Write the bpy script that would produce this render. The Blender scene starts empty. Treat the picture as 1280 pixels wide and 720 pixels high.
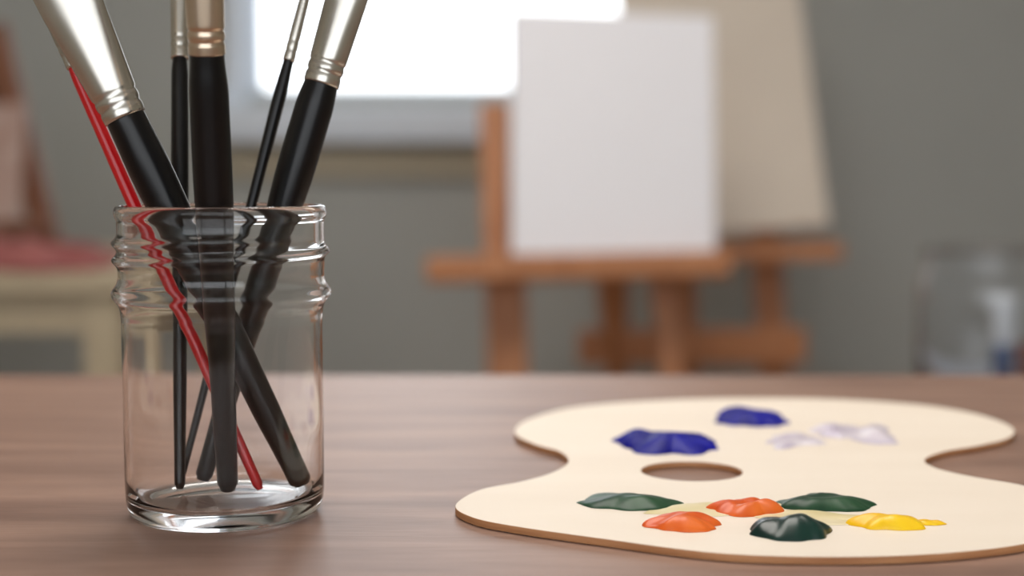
import bpy, bmesh, math
from mathutils import Vector, Matrix, noise

scene = bpy.context.scene
COL = scene.collection
TZ = 0.75   # table top height

# ------------------------------------------------------------------ materials
def lin(c):
    return tuple(((x/255.0)/12.92 if x/255.0 <= .04045 else ((x/255.0+.055)/1.055)**2.4) for x in c)

def mat(name, rgb, rough=.5, metal=0., var=.0, nscale=20., stretch=(1,1,1), rgb2=None, bump=0., trans=0., ior=1.45, coat=0., coord='Object', detail=4, spec=.5):
    m = bpy.data.materials.new(name); m.use_nodes = True
    nt = m.node_tree; b = nt.nodes['Principled BSDF']
    c = lin(rgb)
    b.inputs['Base Color'].default_value = (*c, 1)
    b.inputs['Roughness'].default_value = rough
    b.inputs['Metallic'].default_value = metal
    b.inputs['Transmission Weight'].default_value = trans
    b.inputs['IOR'].default_value = ior
    b.inputs['Coat Weight'].default_value = coat
    b.inputs['Coat Roughness'].default_value = .08
    b.inputs['Specular IOR Level'].default_value = spec
    if var > 0 or rgb2 or bump:
        tc = nt.nodes.new('ShaderNodeTexCoord')
        mp = nt.nodes.new('ShaderNodeMapping'); mp.inputs['Scale'].default_value = stretch
        n = nt.nodes.new('ShaderNodeTexNoise'); n.inputs['Scale'].default_value = nscale; n.inputs['Detail'].default_value = detail
        nt.links.new(tc.outputs[coord], mp.inputs['Vector']); nt.links.new(mp.outputs[0], n.inputs['Vector'])
        if var > 0 or rgb2:
            r = nt.nodes.new('ShaderNodeValToRGB')
            r.color_ramp.elements[0].position = .32; r.color_ramp.elements[1].position = .68
            if rgb2: a, d = c, lin(rgb2)
            else: a, d = tuple(x*(1-var) for x in c), tuple(min(1, x*(1+var)) for x in c)
            r.color_ramp.elements[0].color = (*a, 1); r.color_ramp.elements[1].color = (*d, 1)
            nt.links.new(n.outputs['Fac'], r.inputs['Fac']); nt.links.new(r.outputs['Color'], b.inputs['Base Color'])
        if bump:
            bp = nt.nodes.new('ShaderNodeBump'); bp.inputs['Strength'].default_value = bump; bp.inputs['Distance'].default_value = .002
            nt.links.new(n.outputs['Fac'], bp.inputs['Height']); nt.links.new(bp.outputs[0], b.inputs['Normal'])
    return m

M_wall = mat('wall_paint', (184,180,168), .85, var=.05, nscale=1.5)
M_wallb = mat('wall_paint_back', (178,180,176), .85, var=.05, nscale=1.2)
M_floor = mat('floor_wood', (120,95,75), .5, rgb2=(145,115,90), nscale=6, stretch=(1,8,1))
M_ceil = mat('ceiling_paint', (225,222,215), .9, var=.02)
M_trim = mat('trim_paint', (224,233,244), .5, var=.02)
M_apron = mat('trim_beige', (186,176,154), .7, var=.03)
M_easel = mat('easel_wood', (174,114,74), .5, rgb2=(196,136,94), nscale=14, stretch=(4,4,.6), bump=.1)
M_easeld = mat('dark_easel_wood', (112,72,52), .5, rgb2=(132,86,62), nscale=14, stretch=(4,4,.6))
M_canvas = mat('canvas_white', (246,246,252), .85, var=.01, nscale=300, bump=.1)
M_canvas2 = mat('canvas_beige', (220,208,194), .85, var=.03, nscale=4, bump=.0)
M_cream = mat('cream_paint', (186,172,146), .6, var=.04, nscale=4)
M_cloth = mat('cloth_red', (130,62,60), .9, rgb2=(176,112,108), nscale=12)
M_black = mat('handle_black', (6,5,7), .3, var=.1, nscale=30, coat=.0, spec=.42)
M_red = mat('handle_red', (190,10,20), .3, var=.08, nscale=30, coat=.2)
M_metal = mat('ferrule_nickel', (196,191,182), .27, metal=1., var=.05, nscale=60)
M_copper = mat('ferrule_copper', (206,186,164), .28, metal=1., var=.05, nscale=60)
M_brist = mat('bristle_hair', (70,48,34), .7, rgb2=(120,88,60), nscale=80, stretch=(6,6,.3))
M_bristw = mat('bristle_pale', (200,180,150), .7, rgb2=(225,210,185), nscale=80, stretch=(6,6,.3))
M_glass = mat('clear_glass', (255,255,255), 0.0, trans=1., ior=1.34)
M_pal = mat('palette_birch', (237,224,208), .55, rgb2=(242,230,215), nscale=5, stretch=(1,5,1))
M_paledge = mat('palette_edge', (165,112,72), .6, rgb2=(190,138,95), nscale=30, stretch=(1,1,14))

# table wood: layered grain along X
def table_mat():
    m = bpy.data.materials.new('table_wood'); m.use_nodes = True
    nt = m.node_tree; b = nt.nodes['Principled BSDF']
    tc = nt.nodes.new('ShaderNodeTexCoord')
    def nz(sc, st, det=6, dist=0.):
        mp = nt.nodes.new('ShaderNodeMapping'); mp.inputs['Scale'].default_value = st
        n = nt.nodes.new('ShaderNodeTexNoise'); n.inputs['Scale'].default_value = sc
        n.inputs['Detail'].default_value = det; n.inputs['Distortion'].default_value = dist
        nt.links.new(tc.outputs['Object'], mp.inputs['Vector']); nt.links.new(mp.outputs[0], n.inputs['Vector'])
        return n
    n1 = nz(5, (1, 9, 1), 6, .6); n2 = nz(40, (1, 14, 1), 4); n3 = nz(3, (1, 1, 1), 2)
    a = nt.nodes.new('ShaderNodeMath'); a.operation = 'MULTIPLY_ADD'; a.inputs[1].default_value = .35
    nt.links.new(n2.outputs['Fac'], a.inputs[0]); nt.links.new(n1.outputs['Fac'], a.inputs[2])
    a2 = nt.nodes.new('ShaderNodeMath'); a2.operation = 'MULTIPLY_ADD'; a2.inputs[1].default_value = .3
    nt.links.new(n3.outputs['Fac'], a2.inputs[0]); nt.links.new(a.outputs[0], a2.inputs[2])
    r = nt.nodes.new('ShaderNodeValToRGB')
    r.color_ramp.elements[0].position = .55; r.color_ramp.elements[1].position = 1.1
    r.color_ramp.elements[0].color = (*lin((114,86,74)), 1); r.color_ramp.elements[1].color = (*lin((158,126,110)), 1)
    nt.links.new(a2.outputs[0], r.inputs['Fac']); nt.links.new(r.outputs[0], b.inputs['Base Color'])
    b.inputs['Roughness'].default_value = .43
    bp = nt.nodes.new('ShaderNodeBump'); bp.inputs['Strength'].default_value = .1; bp.inputs['Distance'].default_value = .001
    nt.links.new(n2.outputs['Fac'], bp.inputs['Height']); nt.links.new(bp.outputs[0], b.inputs['Normal'])
    return m
M_table = table_mat()

# ------------------------------------------------------------------ helpers
def empty(name, loc):
    e = bpy.data.objects.new(name, None); e.location = loc; e.empty_display_size = .05
    COL.objects.link(e); return e

def add(name, me, mats, parent=None, smooth=False):
    o = bpy.data.objects.new(name, me); COL.objects.link(o)
    for m in (mats if isinstance(mats, (list, tuple)) else [mats]): me.materials.append(m)
    if smooth:
        for p in me.polygons: p.use_smooth = True
    if parent:
        o.parent = parent
        o.matrix_parent_inverse = Matrix.Translation(parent.location).inverted()
    return o

def box(name, c, d, m, parent=None, rot=None, bevel=.003):
    """rot: 3x3/4x4 matrix applied about box centre"""
    bm = bmesh.new(); bmesh.ops.create_cube(bm, size=1)
    bmesh.ops.scale(bm, vec=d, verts=bm.verts)
    if bevel: bmesh.ops.bevel(bm, geom=bm.edges[:], offset=min(bevel, min(d)*.3), segments=2, affect='EDGES', profile=.5)
    if parent is None:
        me = bpy.data.meshes.new(name); bm.to_mesh(me); bm.free()
        o = add(name, me, m)
        o.matrix_world = Matrix.Translation(c) @ (rot.to_4x4() if rot else Matrix())
        return o
    mt = Matrix.Translation(c) @ (rot.to_4x4() if rot else Matrix())
    bmesh.ops.transform(bm, matrix=mt, verts=bm.verts)
    me = bpy.data.meshes.new(name); bm.to_mesh(me); bm.free()
    return add(name, me, m, parent)

def beam(name, p1, p2, w, d, m, parent):
    """rectangular bar from p1 to p2; w across (X-ish), d in depth (Y-ish)"""
    p1, p2 = Vector(p1), Vector(p2); ax = (p2-p1); L = ax.length; z = ax.normalized()
    ref = Vector((0, 1, 0)) if abs(z.y) < .9 else Vector((0, 0, 1))
    x = ref.cross(z).normalized(); y = z.cross(x)
    R = Matrix((x, y, z)).transposed()
    return box(name, (p1+p2)/2, (w, d, L), m, parent, R)

def loft(name, centers, radii, side, m, parent, seg=32, capped=True):
    """elliptical cross sections: centers list of Vector, radii list (a,b); side = direction of a"""
    bm = bmesh.new(); rings = []
    ax = (centers[-1]-centers[0]).normalized()
    u = (side - ax*side.dot(ax)).normalized(); v = ax.cross(u)
    for c, (a, b) in zip(centers, radii):
        rings.append([bm.verts.new(c + u*a*math.cos(t) + v*b*math.sin(t)) for t in [2*math.pi*i/seg for i in range(seg)]])
    for r0, r1 in zip(rings, rings[1:]):
        for i in range(seg):
            bm.faces.new((r0[i], r0[(i+1) % seg], r1[(i+1) % seg], r1[i]))
    if capped:
        bm.faces.new(rings[0][::-1]); bm.faces.new(rings[-1])
    me = bpy.data.meshes.new(name); bm.normal_update(); bm.to_mesh(me); bm.free()
    return add(name, me, m, parent, smooth=True)

def lathe(name, prof, c, m, parent=None, seg=96, rfun=None):
    bm = bmesh.new(); rings = []
    for r, z in prof:
        if r < 1e-6: rings.append([bm.verts.new((c[0], c[1], c[2]+z))])
        else:
            ring = []
            for i in range(seg):
                t = 2*math.pi*i/seg; rr = rfun(r, z, t) if rfun else r
                ring.append(bm.verts.new((c[0]+rr*math.cos(t), c[1]+rr*math.sin(t), c[2]+z)))
            rings.append(ring)
    for r0, r1 in zip(rings, rings[1:]):
        for i in range(seg):
            j = (i+1) % seg
            if len(r0) == 1 and len(r1) == 1: continue
            if len(r0) == 1: bm.faces.new((r0[0], r1[j], r1[i]))
            elif len(r1) == 1: bm.faces.new((r0[i], r0[j], r1[0]))
            else: bm.faces.new((r0[i], r0[j], r1[j], r1[i]))
    bmesh.ops.recalc_face_normals(bm, faces=bm.faces[:])
    me = bpy.data.meshes.new(name); bm.to_mesh(me); bm.free()
    return add(name, me, m, parent, smooth=True)

# ------------------------------------------------------------------ room
XL, XR, YB, YF, ZC = -2.3, 2.3, 4.0, -2.2, 2.6
box('floor', (0, (YB+YF)/2, -.05), (XR-XL+.4, YB-YF+.4, .1), M_floor, bevel=0)
box('ceiling', (0, (YB+YF)/2, ZC+.05), (XR-XL+.4, YB-YF+.4, .1), M_ceil, bevel=0)
box('wall_left', (XL-.05, (YB+YF)/2, ZC/2), (.1, YB-YF, ZC), M_wall, bevel=0)
box('wall_right', (XR+.05, (YB+YF)/2, ZC/2), (.1, YB-YF, ZC), M_wall, bevel=0)
# back wall with window opening
WX0, WX1, WZ0, WZ1 = -.745, .36, 1.10, 2.25
wb = empty('wall_back', (0, YB, 0))
box('panel_a', ((XL+WX0)/2, YB+.08, ZC/2), (WX0-XL, .16, ZC), M_wallb, wb, bevel=0)
box('panel_b', ((XR+WX1)/2, YB+.08, ZC/2), (XR-WX1, .16, ZC), M_wallb, wb, bevel=0)
box('panel_c', ((WX0+WX1)/2, YB+.08, WZ0/2), (WX1-WX0, .16, WZ0), M_wallb, wb, bevel=0)
box('panel_d', ((WX0+WX1)/2, YB+.08, (ZC+WZ1)/2), (WX1-WX0, .16, ZC-WZ1), M_wallb, wb, bevel=0)
# wall behind the camera with a large window opening
wf = empty('wall_front', (0, YF, 0))
FX0, FX1, FZ0, FZ1 = -1.9, 1.9, .7, 2.4
box('panel_a', ((XL+FX0)/2, YF-.08, ZC/2), (FX0-XL, .16, ZC), M_wall, wf, bevel=0)
box('panel_b', ((XR+FX1)/2, YF-.08, ZC/2), (XR-FX1, .16, ZC), M_wall, wf, bevel=0)
box('panel_c', ((FX0+FX1)/2, YF-.08, FZ0/2), (FX1-FX0, .16, FZ0), M_wall, wf, bevel=0)
box('panel_d', ((FX0+FX1)/2, YF-.08, (ZC+FZ1)/2), (FX1-FX0, .16, ZC-FZ1), M_wall, wf, bevel=0)
w2 = empty('window_2', (0, YF, FZ0))
for i, x in enumerate((FX0+.03, -.63, .63, FX1-.03)):
    box('mullion_%d' % i, (x, YF-.05, (FZ0+FZ1)/2), (.06, .06, FZ1-FZ0), M_trim, w2)
box('rail_bottom', (0, YF-.05, FZ0+.03), (FX1-FX0, .07, .06), M_trim, w2)
box('rail_top', (0, YF-.05, FZ1-.03), (FX1-FX0, .07, .06), M_trim, w2)

w1 = empty('window_1', (0, YB, WZ0))
box('jamb_left', (WX0-.03, YB-.015, (WZ0+WZ1)/2), (.07, .05, WZ1-WZ0+.1), M_trim, w1)
box('jamb_right', (WX1+.03, YB-.015, (WZ0+WZ1)/2), (.07, .05, WZ1-WZ0+.1), M_trim, w1)
box('head', ((WX0+WX1)/2, YB-.015, WZ1+.04), (WX1-WX0+.16, .05, .09), M_trim, w1)
box('sash_bottom', ((WX0+WX1)/2, YB+.06, WZ0-.01), (WX1-WX0, .05, .05), M_trim, w1)
box('sash_left', (WX0+.02, YB+.06, (WZ0+WZ1)/2), (.04, .05, WZ1-WZ0), M_trim, w1)
box('sash_right', (WX1-.02, YB+.06, (WZ0+WZ1)/2), (.04, .05, WZ1-WZ0), M_trim, w1)
box('meeting_rail', ((WX0+WX1)/2, YB+.06, 1.68), (WX1-WX0, .05, .05), M_trim, w1)
box('sill', ((WX0+WX1)/2, YB-.06, 1.010), (WX1-WX0+.20, .14, .10), M_trim, w1, bevel=.012)
box('trim_1', ((WX0+WX1)/2, YB-.02, .912), (WX1-WX0+.14, .04, .09), M_apron)
box('baseboard_back', (0, YB-.01, .06), (XR-XL, .02, .12), M_trim)
box('baseboard_left', (XL+.01, (YB+YF)/2, .06), (.02, YB-YF-.05, .12), M_trim)
box('baseboard_right', (XR-.01, (YB+YF)/2, .06), (.02, YB-YF-.05, .12), M_trim)

# ------------------------------------------------------------------ work table
tb = empty('wooden_table', (0, .53, 0))
box('tabletop', (0, .5125, TZ-.018), (1.8, .90, .036), M_table, tb, bevel=.003)
for i, (x, y) in enumerate([(-.82, .12), (.82, .12), (-.82, .90), (.82, .90)]):
    box('leg_%d' % i, (x, y, (TZ-.036)/2), (.06, .06, TZ-.036), M_table, tb)
box('apron_front', (0, .12, TZ-.085), (1.58, .022, .098), M_table, tb)
box('apron_back', (0, .90, TZ-.085), (1.58, .022, .098), M_table, tb)
box('apron_left', (-.82, .51, TZ-.085), (.022, .72, .098), M_table, tb)
box('apron_right', (.82, .51, TZ-.085), (.022, .72, .098), M_table, tb)

# ------------------------------------------------------------------ glass jar (pressed glass: inner wall follows the outer relief)
JX, JY, JS = -.1168, .572, 1.02
def thread(r, z, t):
    if r < .0379 or z < .078 or z > .1185: return r
    g = 1.0 if r > .0397 else .85
    rr = r + g*.0032*math.exp(-((z-.0882)/.0036)**2)
    # helical thread, ~1.6 turns
    for k in range(3):
        a = t + 2*math.pi*k - 1.0
        s = a/(2*math.pi)
        if -.05 < s < 1.75:
            fade = min(1, (s+.05)/.12, (1.75-s)/.12)
            zc = .0990 + .0066*s
            rr += g*fade*.0023*math.exp(-((z-zc)/.0020)**2)
    return rr
prof = [(0, .0030), (.012, .0028), (.026, .0020), (.031, .0004), (.034, 0), (.0370, .0008), (.0388, .0030), (.0396, .0062), (.0398, .010), (.0399, .016)]
prof += [(.0399, z) for z in (.03, .045, .06, .070)]
prof += [(.0399, .076), (.0400, .079)]
z = .080
while z < .1165:
    prof.append((.0401+.0008*min(1, (z-.08)/.02), z)); z += .0006
prof += [(.0410, .1170), (.0416, .1182), (.0420, .1198), (.0418, .1214), (.0411, .1225), (.0402, .1228), (.0395, .1224), (.0391, .1212),
         (.0390, .118)]
z = .1165
while z > .0795:
    prof.append((.0381+.0008*min(1, (z-.08)/.02), z)); z -= .0006
prof += [(.0381, .079), (.0381, .075), (.0380, .04), (.0380, .016), (.0375, .0105), (.0360, .0078), (.032, .0066), (.02, .0062), (.008, .0060), (0, .0060)]
jar = lathe('glass_jar', prof, (0, 0, 0), M_glass, None, 160, thread)
for v in jar.data.vertices: v.co.z *= JS
jar.location = (JX, JY, TZ+.0002)

# ------------------------------------------------------------------ paintbrushes
def brush(b0, rim, handle, ferr, brist, mh, mf, mb, side=(1, 0, 0), z0=.0105):
    """b0,rim: local xy at z0 and at z=.122 ; handle/ferr/brist: list (z, a, b)"""
    def P(z):
        t = (z-z0)/(.122-z0)
        return Vector((JX+b0[0]+(rim[0]-b0[0])*t, JY+b0[1]+(rim[1]-b0[1])*t, TZ+z))
    e = empty('paintbrush', P(z0)); s = Vector(side)
    def sm(l, n=5):
        out = []
        for (z1, a1, b1), (z2, a2, b2) in zip(l, l[1:]):
            for k in range(n):
                f = k/n; g = f*f*(3-2*f)
                out.append((z1+(z2-z1)*f, a1+(a2-a1)*g, b1+(b2-b1)*g))
        out.append(l[-1]); return out
    for nm, l, mm in (('handle', handle, mh), ('ferrule', ferr, mf), ('bristles', brist, mb)):
        l2 = sm(l)
        if nm == 'ferrule':   # crimp rings near the handle end
            zs = l[0][0]; l3 = []
            N = 60
            for i in range(N+1):
                zz = l[0][0]+(l[-1][0]-l[0][0])*i/N
                for (z1, a1, b1), (z2, a2, b2) in zip(l, l[1:]):
                    if z1-1e-9 <= zz <= z2+1e-9:
                        f = (zz-z1)/(z2-z1); a = a1+(a2-a1)*f; b = b1+(b2-b1)*f; break
                w = 0
                for zr in (zs+.0045, zs+.0085): w += math.exp(-((zz-zr)/.0008)**2)
                k = 1-.07*w
                l3.append((zz, a*k, b*k))
            l2 = l3
        loft(nm, [P(z) for z, a, b in l2], [(a, b) for z, a, b in l2], s, mm, e)
    return e

def c(l): return [(z, r, r) for z, r in l]
# big flat brush leaning left
brush((.0312, .001), (-.019, -.004),
      c([(.0105, .0032), (.013, .0046), (.05, .0058), (.10, .0074), (.140, .0084), (.158, .0078), (.166, .0066)]),
      [(.160, .0084, .0082), (.174, .0096, .0072), (.203, .0126, .0050), (.225, .0132, .0042)],
      [(.222, .0122, .0038), (.245, .0130, .0040), (.262, .0110, .0020)], M_black, M_metal, M_bristw)
# thin red brush
brush((.015, -.006), (-.0352, .006),
      c([(.0105, .0012), (.013, .0021), (.06, .0024), (.13, .0027), (.175, .0025), (.185, .0018)]),
      [(.181, .0027, .0027), (.20, .0029, .0027), (.222, .0036, .002)],
      [(.219, .0034, .0018), (.235, .0036, .0016), (.242, .0022, .0006)], M_red, M_metal, M_bristw)
# thin black brush standing near vertical
brush((-.0175, -.006), (-.0225, .025),
      c([(.0105, .0014), (.013, .0022), (.06, .0028), (.13, .0037), (.18, .0036), (.19, .0028)]),
      [(.187, .0038, .0038), (.205, .0039, .0035), (.225, .0045, .003)],
      [(.222, .0042, .0027), (.24, .0042, .002), (.248, .003, .001)], M_black, M_metal, M_brist)
# broad black brush in the middle
brush((.0020, -.006), (.0036, -.030),
      c([(.0105, .0030), (.014, .0042), (.05, .0048), (.095, .0062), (.135, .0074), (.168, .0073), (.182, .0064), (.186, .006)]),
      [(.182, .0068, .0068), (.192, .0069, .0066), (.206, .0072, .0056)],
      [(.204, .0068, .0052), (.225, .0078, .0055), (.245, .0055, .002)], M_black, M_copper, M_brist)
# slim black brush leaning right
brush((-.0215, .013), (.0055, .0325),
      c([(.0105, .001), (.013, .0015), (.06, .0018), (.13, .0023), (.17, .0028), (.19, .0021)]),
      [(.186, .0026, .0026), (.205, .0024, .0024), (.225, .002, .002)],
      [(.223, .0019, .0019), (.232, .0022, .0022), (.245, .0004, .0004)], M_black, M_metal, M_brist)
# large black brush leaning right
brush((-.012, .011), (.0215, .020),
      c([(.0105, .0026), (.013, .0036), (.05, .0044), (.10, .0062), (.145, .0080), (.165, .0079), (.180, .0066)]),
      [(.175, .0074, .0074), (.190, .0080, .0068), (.222, .0092, .0050)],
      [(.220, .0086, .0046), (.245, .0094, .0045), (.262, .007, .002)], M_black, M_metal, M_bristw)

# ------------------------------------------------------------------ palette
PT = .003
out = [(-.0233,.583),(-.0140,.611),(.0036,.627),(.0184,.646),(.0272,.671),(.0238,.696),(.0122,.714),(.0021,.7425),(.0066,.779),(.0279,.818),
(.0573,.840),(.102,.855),(.1515,.860),(.199,.855),(.242,.835),(.265,.804),(.2710,.765),(.260,.734),(.2374,.712),(.2141,.696),(.1986,.676),(.1985,.656),
(.2092,.638),(.2264,.619),(.234,.593),(.228,.566),(.2103,.540),(.1915,.522),(.1576,.509),(.1185,.504),(.0759,.509),(.0334,.530),(0,.549),(-.0161,.563)]
K = .9786
out = [(x*K, y*K) for x, y in out]
def catmull(p, n=8):
    r = []
    N = len(p)
    for i in range(N):
        p0, p1, p2, p3 = [Vector(p[(i+k-1) % N]) for k in range(4)]
        for k in range(n):
            t = k/n
            r.append(.5*((2*p1)+(-p0+p2)*t+(2*p0-5*p1+4*p2-p3)*t*t+(-p0+3*p1-3*p2+p3)*t**3))
    return r
cu = bpy.data.curves.new('palette_curve', 'CURVE'); cu.dimensions = '2D'; cu.fill_mode = 'BOTH'
hx, hy, hr = .0833*K, .650*K, .0232
pts = catmull(out)
pts2 = [Vector((hx+hr*math.cos(a), hy+hr*.92*math.sin(a))) for a in [2*math.pi*i/64 for i in range(64)]]
for pl in (pts, pts2):
    sp = cu.splines.new('POLY'); sp.points.add(len(pl)-1); sp.use_cyclic_u = True
    for q, v in zip(sp.points, pl): q.co = (v.x, v.y, 0, 1)
cu.extrude = PT/2-.0003; cu.bevel_depth = .0003; cu.bevel_resolution = 1
tmp = bpy.data.objects.new('tmp', cu); COL.objects.link(tmp)
bpy.context.view_layer.update()
me = bpy.data.meshes.new_from_object(tmp.evaluated_get(bpy.context.evaluated_depsgraph_get()))
bpy.data.objects.remove(tmp)
me.materials.clear()
pal = add('artist_palette', me, [M_pal, M_paledge])
for p in me.polygons:
    p.material_index = 0 if abs(p.normal.z) > .8 else 1
pal.location = (0, 0, TZ+PT/2+.0003)

# ------------------------------------------------------------------ paint
def paint(name, cx, cy, rx, ry, h, m, seed, rot=0., rag=.28, rid=.35, ang=.6):
    bm = bmesh.new(); NR, NA = 28, 112; z0 = PT+.0004
    cen = None; rings = []
    ca, sa = math.cos(ang), math.sin(ang)
    def hh(u, v, rho):
        e = max(0, 1-rho**2.2)**.7
        # soft strokes left by the palette knife, running along direction ang
        p, q = u*ca+v*sa, -u*sa+v*ca
        w = noise.noise(Vector((p*.7+seed*5, q*2.0, seed*3)))
        n = noise.noise(Vector((u*1.1+seed*7, v*1.1, seed)))
        return h*e*(.72+rid*n+rid*1.2*w)
    for j in range(NR+1):
        rho = j/NR; ring = []
        for i in range(NA):
            t = 2*math.pi*i/NA
            f = 1+rag*1.6*noise.fractal(Vector((math.cos(t)*1.2+seed*3.1, math.sin(t)*1.2, seed)), 1., 2., 2)
            u, v = rho*math.cos(t)*f, rho*math.sin(t)*f
            x = u*rx*math.cos(rot)-v*ry*math.sin(rot); y = u*rx*math.sin(rot)+v*ry*math.cos(rot)
            zz = max(hh(u, v, rho), .0002) if j < NR else 0
            if j == 0:
                if i == 0: cen = bm.verts.new((x, y, zz))
            else: ring.append(bm.verts.new((x, y, zz)))
        if j: rings.append(ring)
    for i in range(NA): bm.faces.new((cen, rings[0][i], rings[0][(i+1) % NA]))
    for r0, r1 in zip(rings, rings[1:]):
        for i in range(NA): bm.faces.new((r0[i], r1[i], r1[(i+1) % NA], r0[(i+1) % NA]))
    me = bpy.data.meshes.new(name); bm.to_mesh(me); bm.free()
    o = add(name, me, m, smooth=True); o.location = (cx, cy, TZ+z0); return o

def pm(n, a, b, sc=60, rough=.36, coat=.1, spec=.5): return mat(n, a, rough, rgb2=b, nscale=sc, coat=coat, detail=2, spec=spec)
P_blue = pm('paint_ultramarine', (8,8,112), (20,22,150), rough=.5, coat=0, spec=.3)
P_green = pm('paint_dark_green', (6,34,31), (16,52,44), rough=.3)
P_green2 = pm('paint_sap_green', (20,54,38), (42,80,52), rough=.4, spec=.35, coat=0)
P_orange = pm('paint_orange', (208,76,16), (232,112,36), rough=.42)
P_yellow = pm('paint_yellow', (238,180,2), (248,206,25), rough=.42)
P_white = pm('paint_lilac_white', (192,180,200), (232,224,230), 60)
P_wash = pm('paint_pale_wash', (226,210,155), (238,224,188), 50)
paint('blue_paint', .0787, .694, .0240, .023, .0090, P_blue, 1.3, .35, .38)
paint('blue_paint', .1288, .767, .0200, .021, .0090, P_blue, 2.7, -.2, .38)
paint('white_paint', .176, .725, .022, .026, .0050, P_white, 3.9, .1, .45, .6, 1.2)
paint('white_paint', .141, .707, .015, .012, .0025, P_white, 4.4, .5, .5, .6)
paint('pale_yellow_paint', .083, .563, .030, .013, .0012, P_wash, 5.5, .2, .3)
paint('pale_yellow_paint', .122, .548, .026, .012, .0012, P_wash, 6.5, -.2, .3)
paint('green_paint', .0476, .5735, .0205, .0125, .0050, P_green2, 7.1, -.05, .25)
paint('green_paint', .1275, .572, .0185, .0135, .0055, P_green2, 8.2, -.15, .25)
paint('green_paint', .1053, .526, .0160, .013, .0085, P_green, 9.3, .0, .18, .3, 1.3)
paint('orange_paint', .0951, .5625, .0150, .012, .0060, P_orange, 10.1, .1, .22)
paint('orange_paint', .0656, .5375, .0150, .010, .0060, P_orange, 11.6, .0, .2)
paint('yellow_paint', .1440, .5385, .0135, .010, .0065, P_yellow, 12.4, .0, .2)
paint('yellow_paint', .1610, .540, .0060, .0035, .0020, P_yellow, 13.4, .0, .2)

# ------------------------------------------------------------------ front easel + white canvas
def rz(a): return Matrix.Rotation(math.radians(a), 3, 'Z')
def rx_(a): return Matrix.Rotation(math.radians(a), 3, 'X')
def ry_(a): return Matrix.Rotation(math.radians(a), 3, 'Y')

ea = empty('wooden_easel', (.16, 2.78, 0))
beam('upright_left', (.006, 2.72, .0), (-.024, 2.90, 1.02), .082, .03, M_easel, ea)
beam('upright_right', (.37, 2.74, .0), (.262, 2.92, 1.02), .046, .03, M_easel, ea)
beam('mast', (.150, 2.94, .68), (.150, 2.99, 1.13), .045, .025, M_easel, ea)
beam('tray', (-.162, 2.73, .692), (.415, 2.76, .702), .038, .11, M_easel, ea)
beam('tray_lip', (-.162, 2.665, .703), (.415, 2.695, .713), .045, .012, M_easel, ea)
beam('crossbar_top', (-.03, 2.925, .96), (.27, 2.93, .96), .04, .02, M_easel, ea)
beam('crossbar_mid', (-.02, 2.89, .72), (.30, 2.90, .72), .04, .02, M_easel, ea)
beam('crossbar_low', (-.0, 2.74, .24), (.35, 2.78, .24), .05, .03, M_easel, ea)
beam('rear_leg', (.290, 3.36, .0), (.150, 3.00, 1.08), .04, .025, M_easel, ea)

def canvas(name, base, w, h, yaw, lean, roll, m, th=.03):
    # base = bottom-left-front corner
    R = rz(yaw) @ rx_(-lean) @ ry_(roll)
    o = box(name, (0, 0, 0), (w, th, h), m, bevel=.003)
    off = R @ Vector((w/2, th/2, h/2))
    o.matrix_world = Matrix.Translation(Vector(base)+off) @ R.to_4x4()
    return o
canvas('blank_canvas', (.001, 2.69, .727), .400, .472, 9, 8, 1.0, M_canvas, .035)

eb = empty('wooden_easel', (.45, 3.25, 0))
beam('upright_left', (.235, 3.22, .0), (.262, 3.45, 1.0), .05, .03, M_easel, eb)
beam('upright_right', (.635, 3.22, .0), (.585, 3.47, 1.1), .070, .03, M_easel, eb)
beam('tray', (.19, 3.22, .697), (.735, 3.22, .707), .036, .14, M_easel, eb)
beam('crossbar', (.150, 3.21, .485), (.665, 3.21, .490), .080, .03, M_easel, eb)
beam('mast', (.42, 3.31, .30), (.42, 3.60, 1.35), .04, .025, M_easel, eb)
beam('rear_leg', (.42, 3.80, .0), (.42, 3.58, 1.15), .04, .025, M_easel, eb)
canvas('beige_canvas', (.290, 3.165, .735), .42, .74, 0, 17, -4.5, M_canvas2, .03)

# ------------------------------------------------------------------ left desk with cloth and tabletop easel
dk = empty('cream_desk', (-1.2, 2.95, 0))
DT = .708
box('desktop', (-1.25, 2.95, DT-.0175), (1.14, .94, .035), M_cream, dk)
for i, (x, y) in enumerate([(-.725, 2.53), (-1.77, 2.53), (-.725, 3.37), (-1.77, 3.37)]):
    box('leg_%d' % i, (x, y, (DT-.035)/2), (.066, .066, DT-.035), M_cream, dk)
box('apron_front', (-1.25, 2.52, DT-.072), (.98, .025, .075), M_cream, dk)
box('apron_back', (-1.25, 3.38, DT-.072), (.98, .025, .075), M_cream, dk)
box('apron_side', (-.725, 2.95, DT-.072), (.025, .78, .075), M_cream, dk)
box('apron_side_l', (-1.77, 2.95, DT-.072), (.025, .78, .075), M_cream, dk)
box('lower_shelf', (-1.25, 2.95, .20), (1.05, .80, .025), M_cream, dk)
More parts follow.
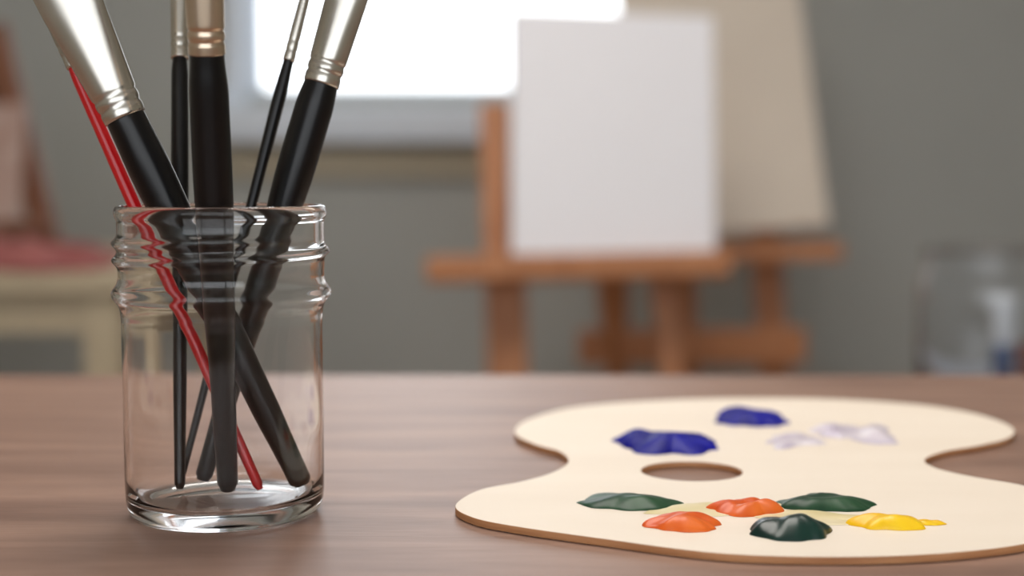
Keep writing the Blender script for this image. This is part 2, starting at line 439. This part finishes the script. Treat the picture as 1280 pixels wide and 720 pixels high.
# rumpled cloth
bm = bmesh.new(); N = 60; g = []
for i in range(N+1):
    row = []
    for j in range(N+1):
        u, v = i/N, j/N
        x = -1.16+.41*u+.02*math.sin(7*v); y = 2.50+.42*v+.025*math.sin(6*u)
        e = min(1, 5*min(u, v, 1-u, 1-v))
        zz = .006+e*(.038*(1-.6*u)+.034*noise.noise(Vector((u*3, v*4, 1.)))+.012*noise.noise(Vector((u*9, v*8, 4.))))
        row.append(bm.verts.new((x, y, DT+max(zz, .004))))
    g.append(row)
for i in range(N):
    for j in range(N): bm.faces.new((g[i][j], g[i+1][j], g[i+1][j+1], g[i][j+1]))
me = bpy.data.meshes.new('folded_cloth'); bm.to_mesh(me); bm.free()
cl = add('folded_cloth', me, M_cloth, smooth=True)
so = cl.modifiers.new('thick', 'SOLIDIFY'); so.thickness = .004; so.offset = -1

te = empty('tabletop_easel', (-1.16, 3.05, DT))
beam('leg_right', (-.985, 3.02, DT+.016), (-1.135, 3.15, 1.20), .055, .03, M_easeld, te)
beam('leg_left', (-1.345, 3.02, DT+.016), (-1.195, 3.15, 1.20), .055, .03, M_easeld, te)
beam('leg_back', (-1.165, 3.33, DT+.010), (-1.165, 3.18, 1.18), .035, .02, M_easeld, te)
beam('tray', (-1.36, 2.975, DT+.06), (-.97, 2.975, DT+.06), .03, .06, M_easeld, te)
M_art = mat('painting_pink', (150,112,100), .8, rgb2=(190,170,160), nscale=7)
canvas('small_painting', (-1.30, 2.965, DT+.0765), .27, .25, 0, 14, 0, M_art, .018)

# ------------------------------------------------------------------ right: stool with a glass canister of paint tubes
SX, SY, SZ = .672, 2.02, .53
st = empty('wooden_stool', (SX, SY, 0))
lathe('seat', [(0, SZ-.03), (.15, SZ-.03), (.158, SZ-.025), (.16, SZ-.015), (.158, SZ-.005), (.15, SZ), (0, SZ)], (SX, SY, 0), M_easeld, st)
for i in range(4):
    a = math.pi/4+i*math.pi/2
    beam('leg_%d' % i, (SX+.17*math.cos(a), SY+.17*math.sin(a), 0), (SX+.10*math.cos(a), SY+.10*math.sin(a), SZ-.028), .032, .032, M_easeld, st)
for i in range(4):
    a = math.pi/4+i*math.pi/2; b = a+math.pi/2; r = .147
    beam('rung_%d' % i, (SX+r*math.cos(a), SY+r*math.sin(a), .2), (SX+r*math.cos(b), SY+r*math.sin(b), .2), .018, .018, M_easeld, st)
M_glass2 = mat('thin_glass', (250,252,255), 0.0, trans=1., ior=1.35)
lathe('glass_canister', [(0, .002), (.08, 0), (.086, .004), (.09, .012), (.09, .19), (.087, .205), (.082, .212), (.082, .235), (.086, .24), (.084, .245), (.080, .243),
      (.079, .235), (.079, .212), (.0845, .203), (.0875, .19), (.0875, .014), (.08, .008), (0, .008)], (SX, SY, SZ+.0005), M_glass2, None, 96)
def tube(x, y, r, h, m, mcap):
    e = empty('paint_tube', (x, y, SZ+.009))
    lathe('cap', [(0, 0), (r*.62, 0), (r*.62, .018), (r*.5, .021), (0, .021)], (x, y, SZ+.009), mcap, e, 32)
    loft('body', [Vector((x, y, SZ+.03+k)) for k in (0, .006, h*.5, h*.9, h)],
         [(r*.5, r*.5), (r, r), (r, r*.85), (r*1.2, r*.25), (r*1.2, r*.12)], Vector((1, .2, 0)), m, e)
T_w = mat('tube_white', (200,205,210), .5, var=.02); T_b = mat('tube_blue', (94,110,145), .5, var=.1); T_r = mat('tube_red', (140,80,70), .5, var=.1)
tube(SX+.040, SY+.02, .017, .150, T_w, T_b)
tube(SX+.020, SY-.03, .014, .080, T_b, T_w)
tube(SX+.055, SY-.03, .012, .085, T_r, T_w)

# ------------------------------------------------------------------ lights
w = bpy.data.worlds.new('daylight'); scene.world = w; w.use_nodes = True
bg = w.node_tree.nodes['Background']; bg.inputs['Color'].default_value = (.92, .96, 1, 1); bg.inputs['Strength'].default_value = 3.1

def area(name, loc, rot, sx, sy, p, col):
    l = bpy.data.lights.new(name, 'AREA'); l.shape = 'RECTANGLE'; l.size = sx; l.size_y = sy; l.energy = p; l.color = col
    o = bpy.data.objects.new(name, l); o.location = loc; o.rotation_euler = rot; COL.objects.link(o); return o
area('ceiling_fill', (-.1, 1.2, 2.55), (0, 0, 0), 1.2, 1.2, 34, (1, .94, .87))  # added softbox-style overhead fill to brighten the room, no fixture modelled

# ------------------------------------------------------------------ camera
cam = bpy.data.cameras.new('camera'); co = bpy.data.objects.new('camera', cam); COL.objects.link(co)
co.location = (0, 0, TZ+.14); co.rotation_euler = (math.radians(90-4.8), 0, 0)
cam.lens = 50; cam.sensor_width = 36; cam.clip_start = .01
cam.dof.use_dof = True; cam.dof.focus_distance = .560; cam.dof.aperture_fstop = 4.0
scene.camera = co
scene.view_settings.view_transform = 'Standard'
scene.view_settings.look = 'None'
scene.view_settings.exposure = 0
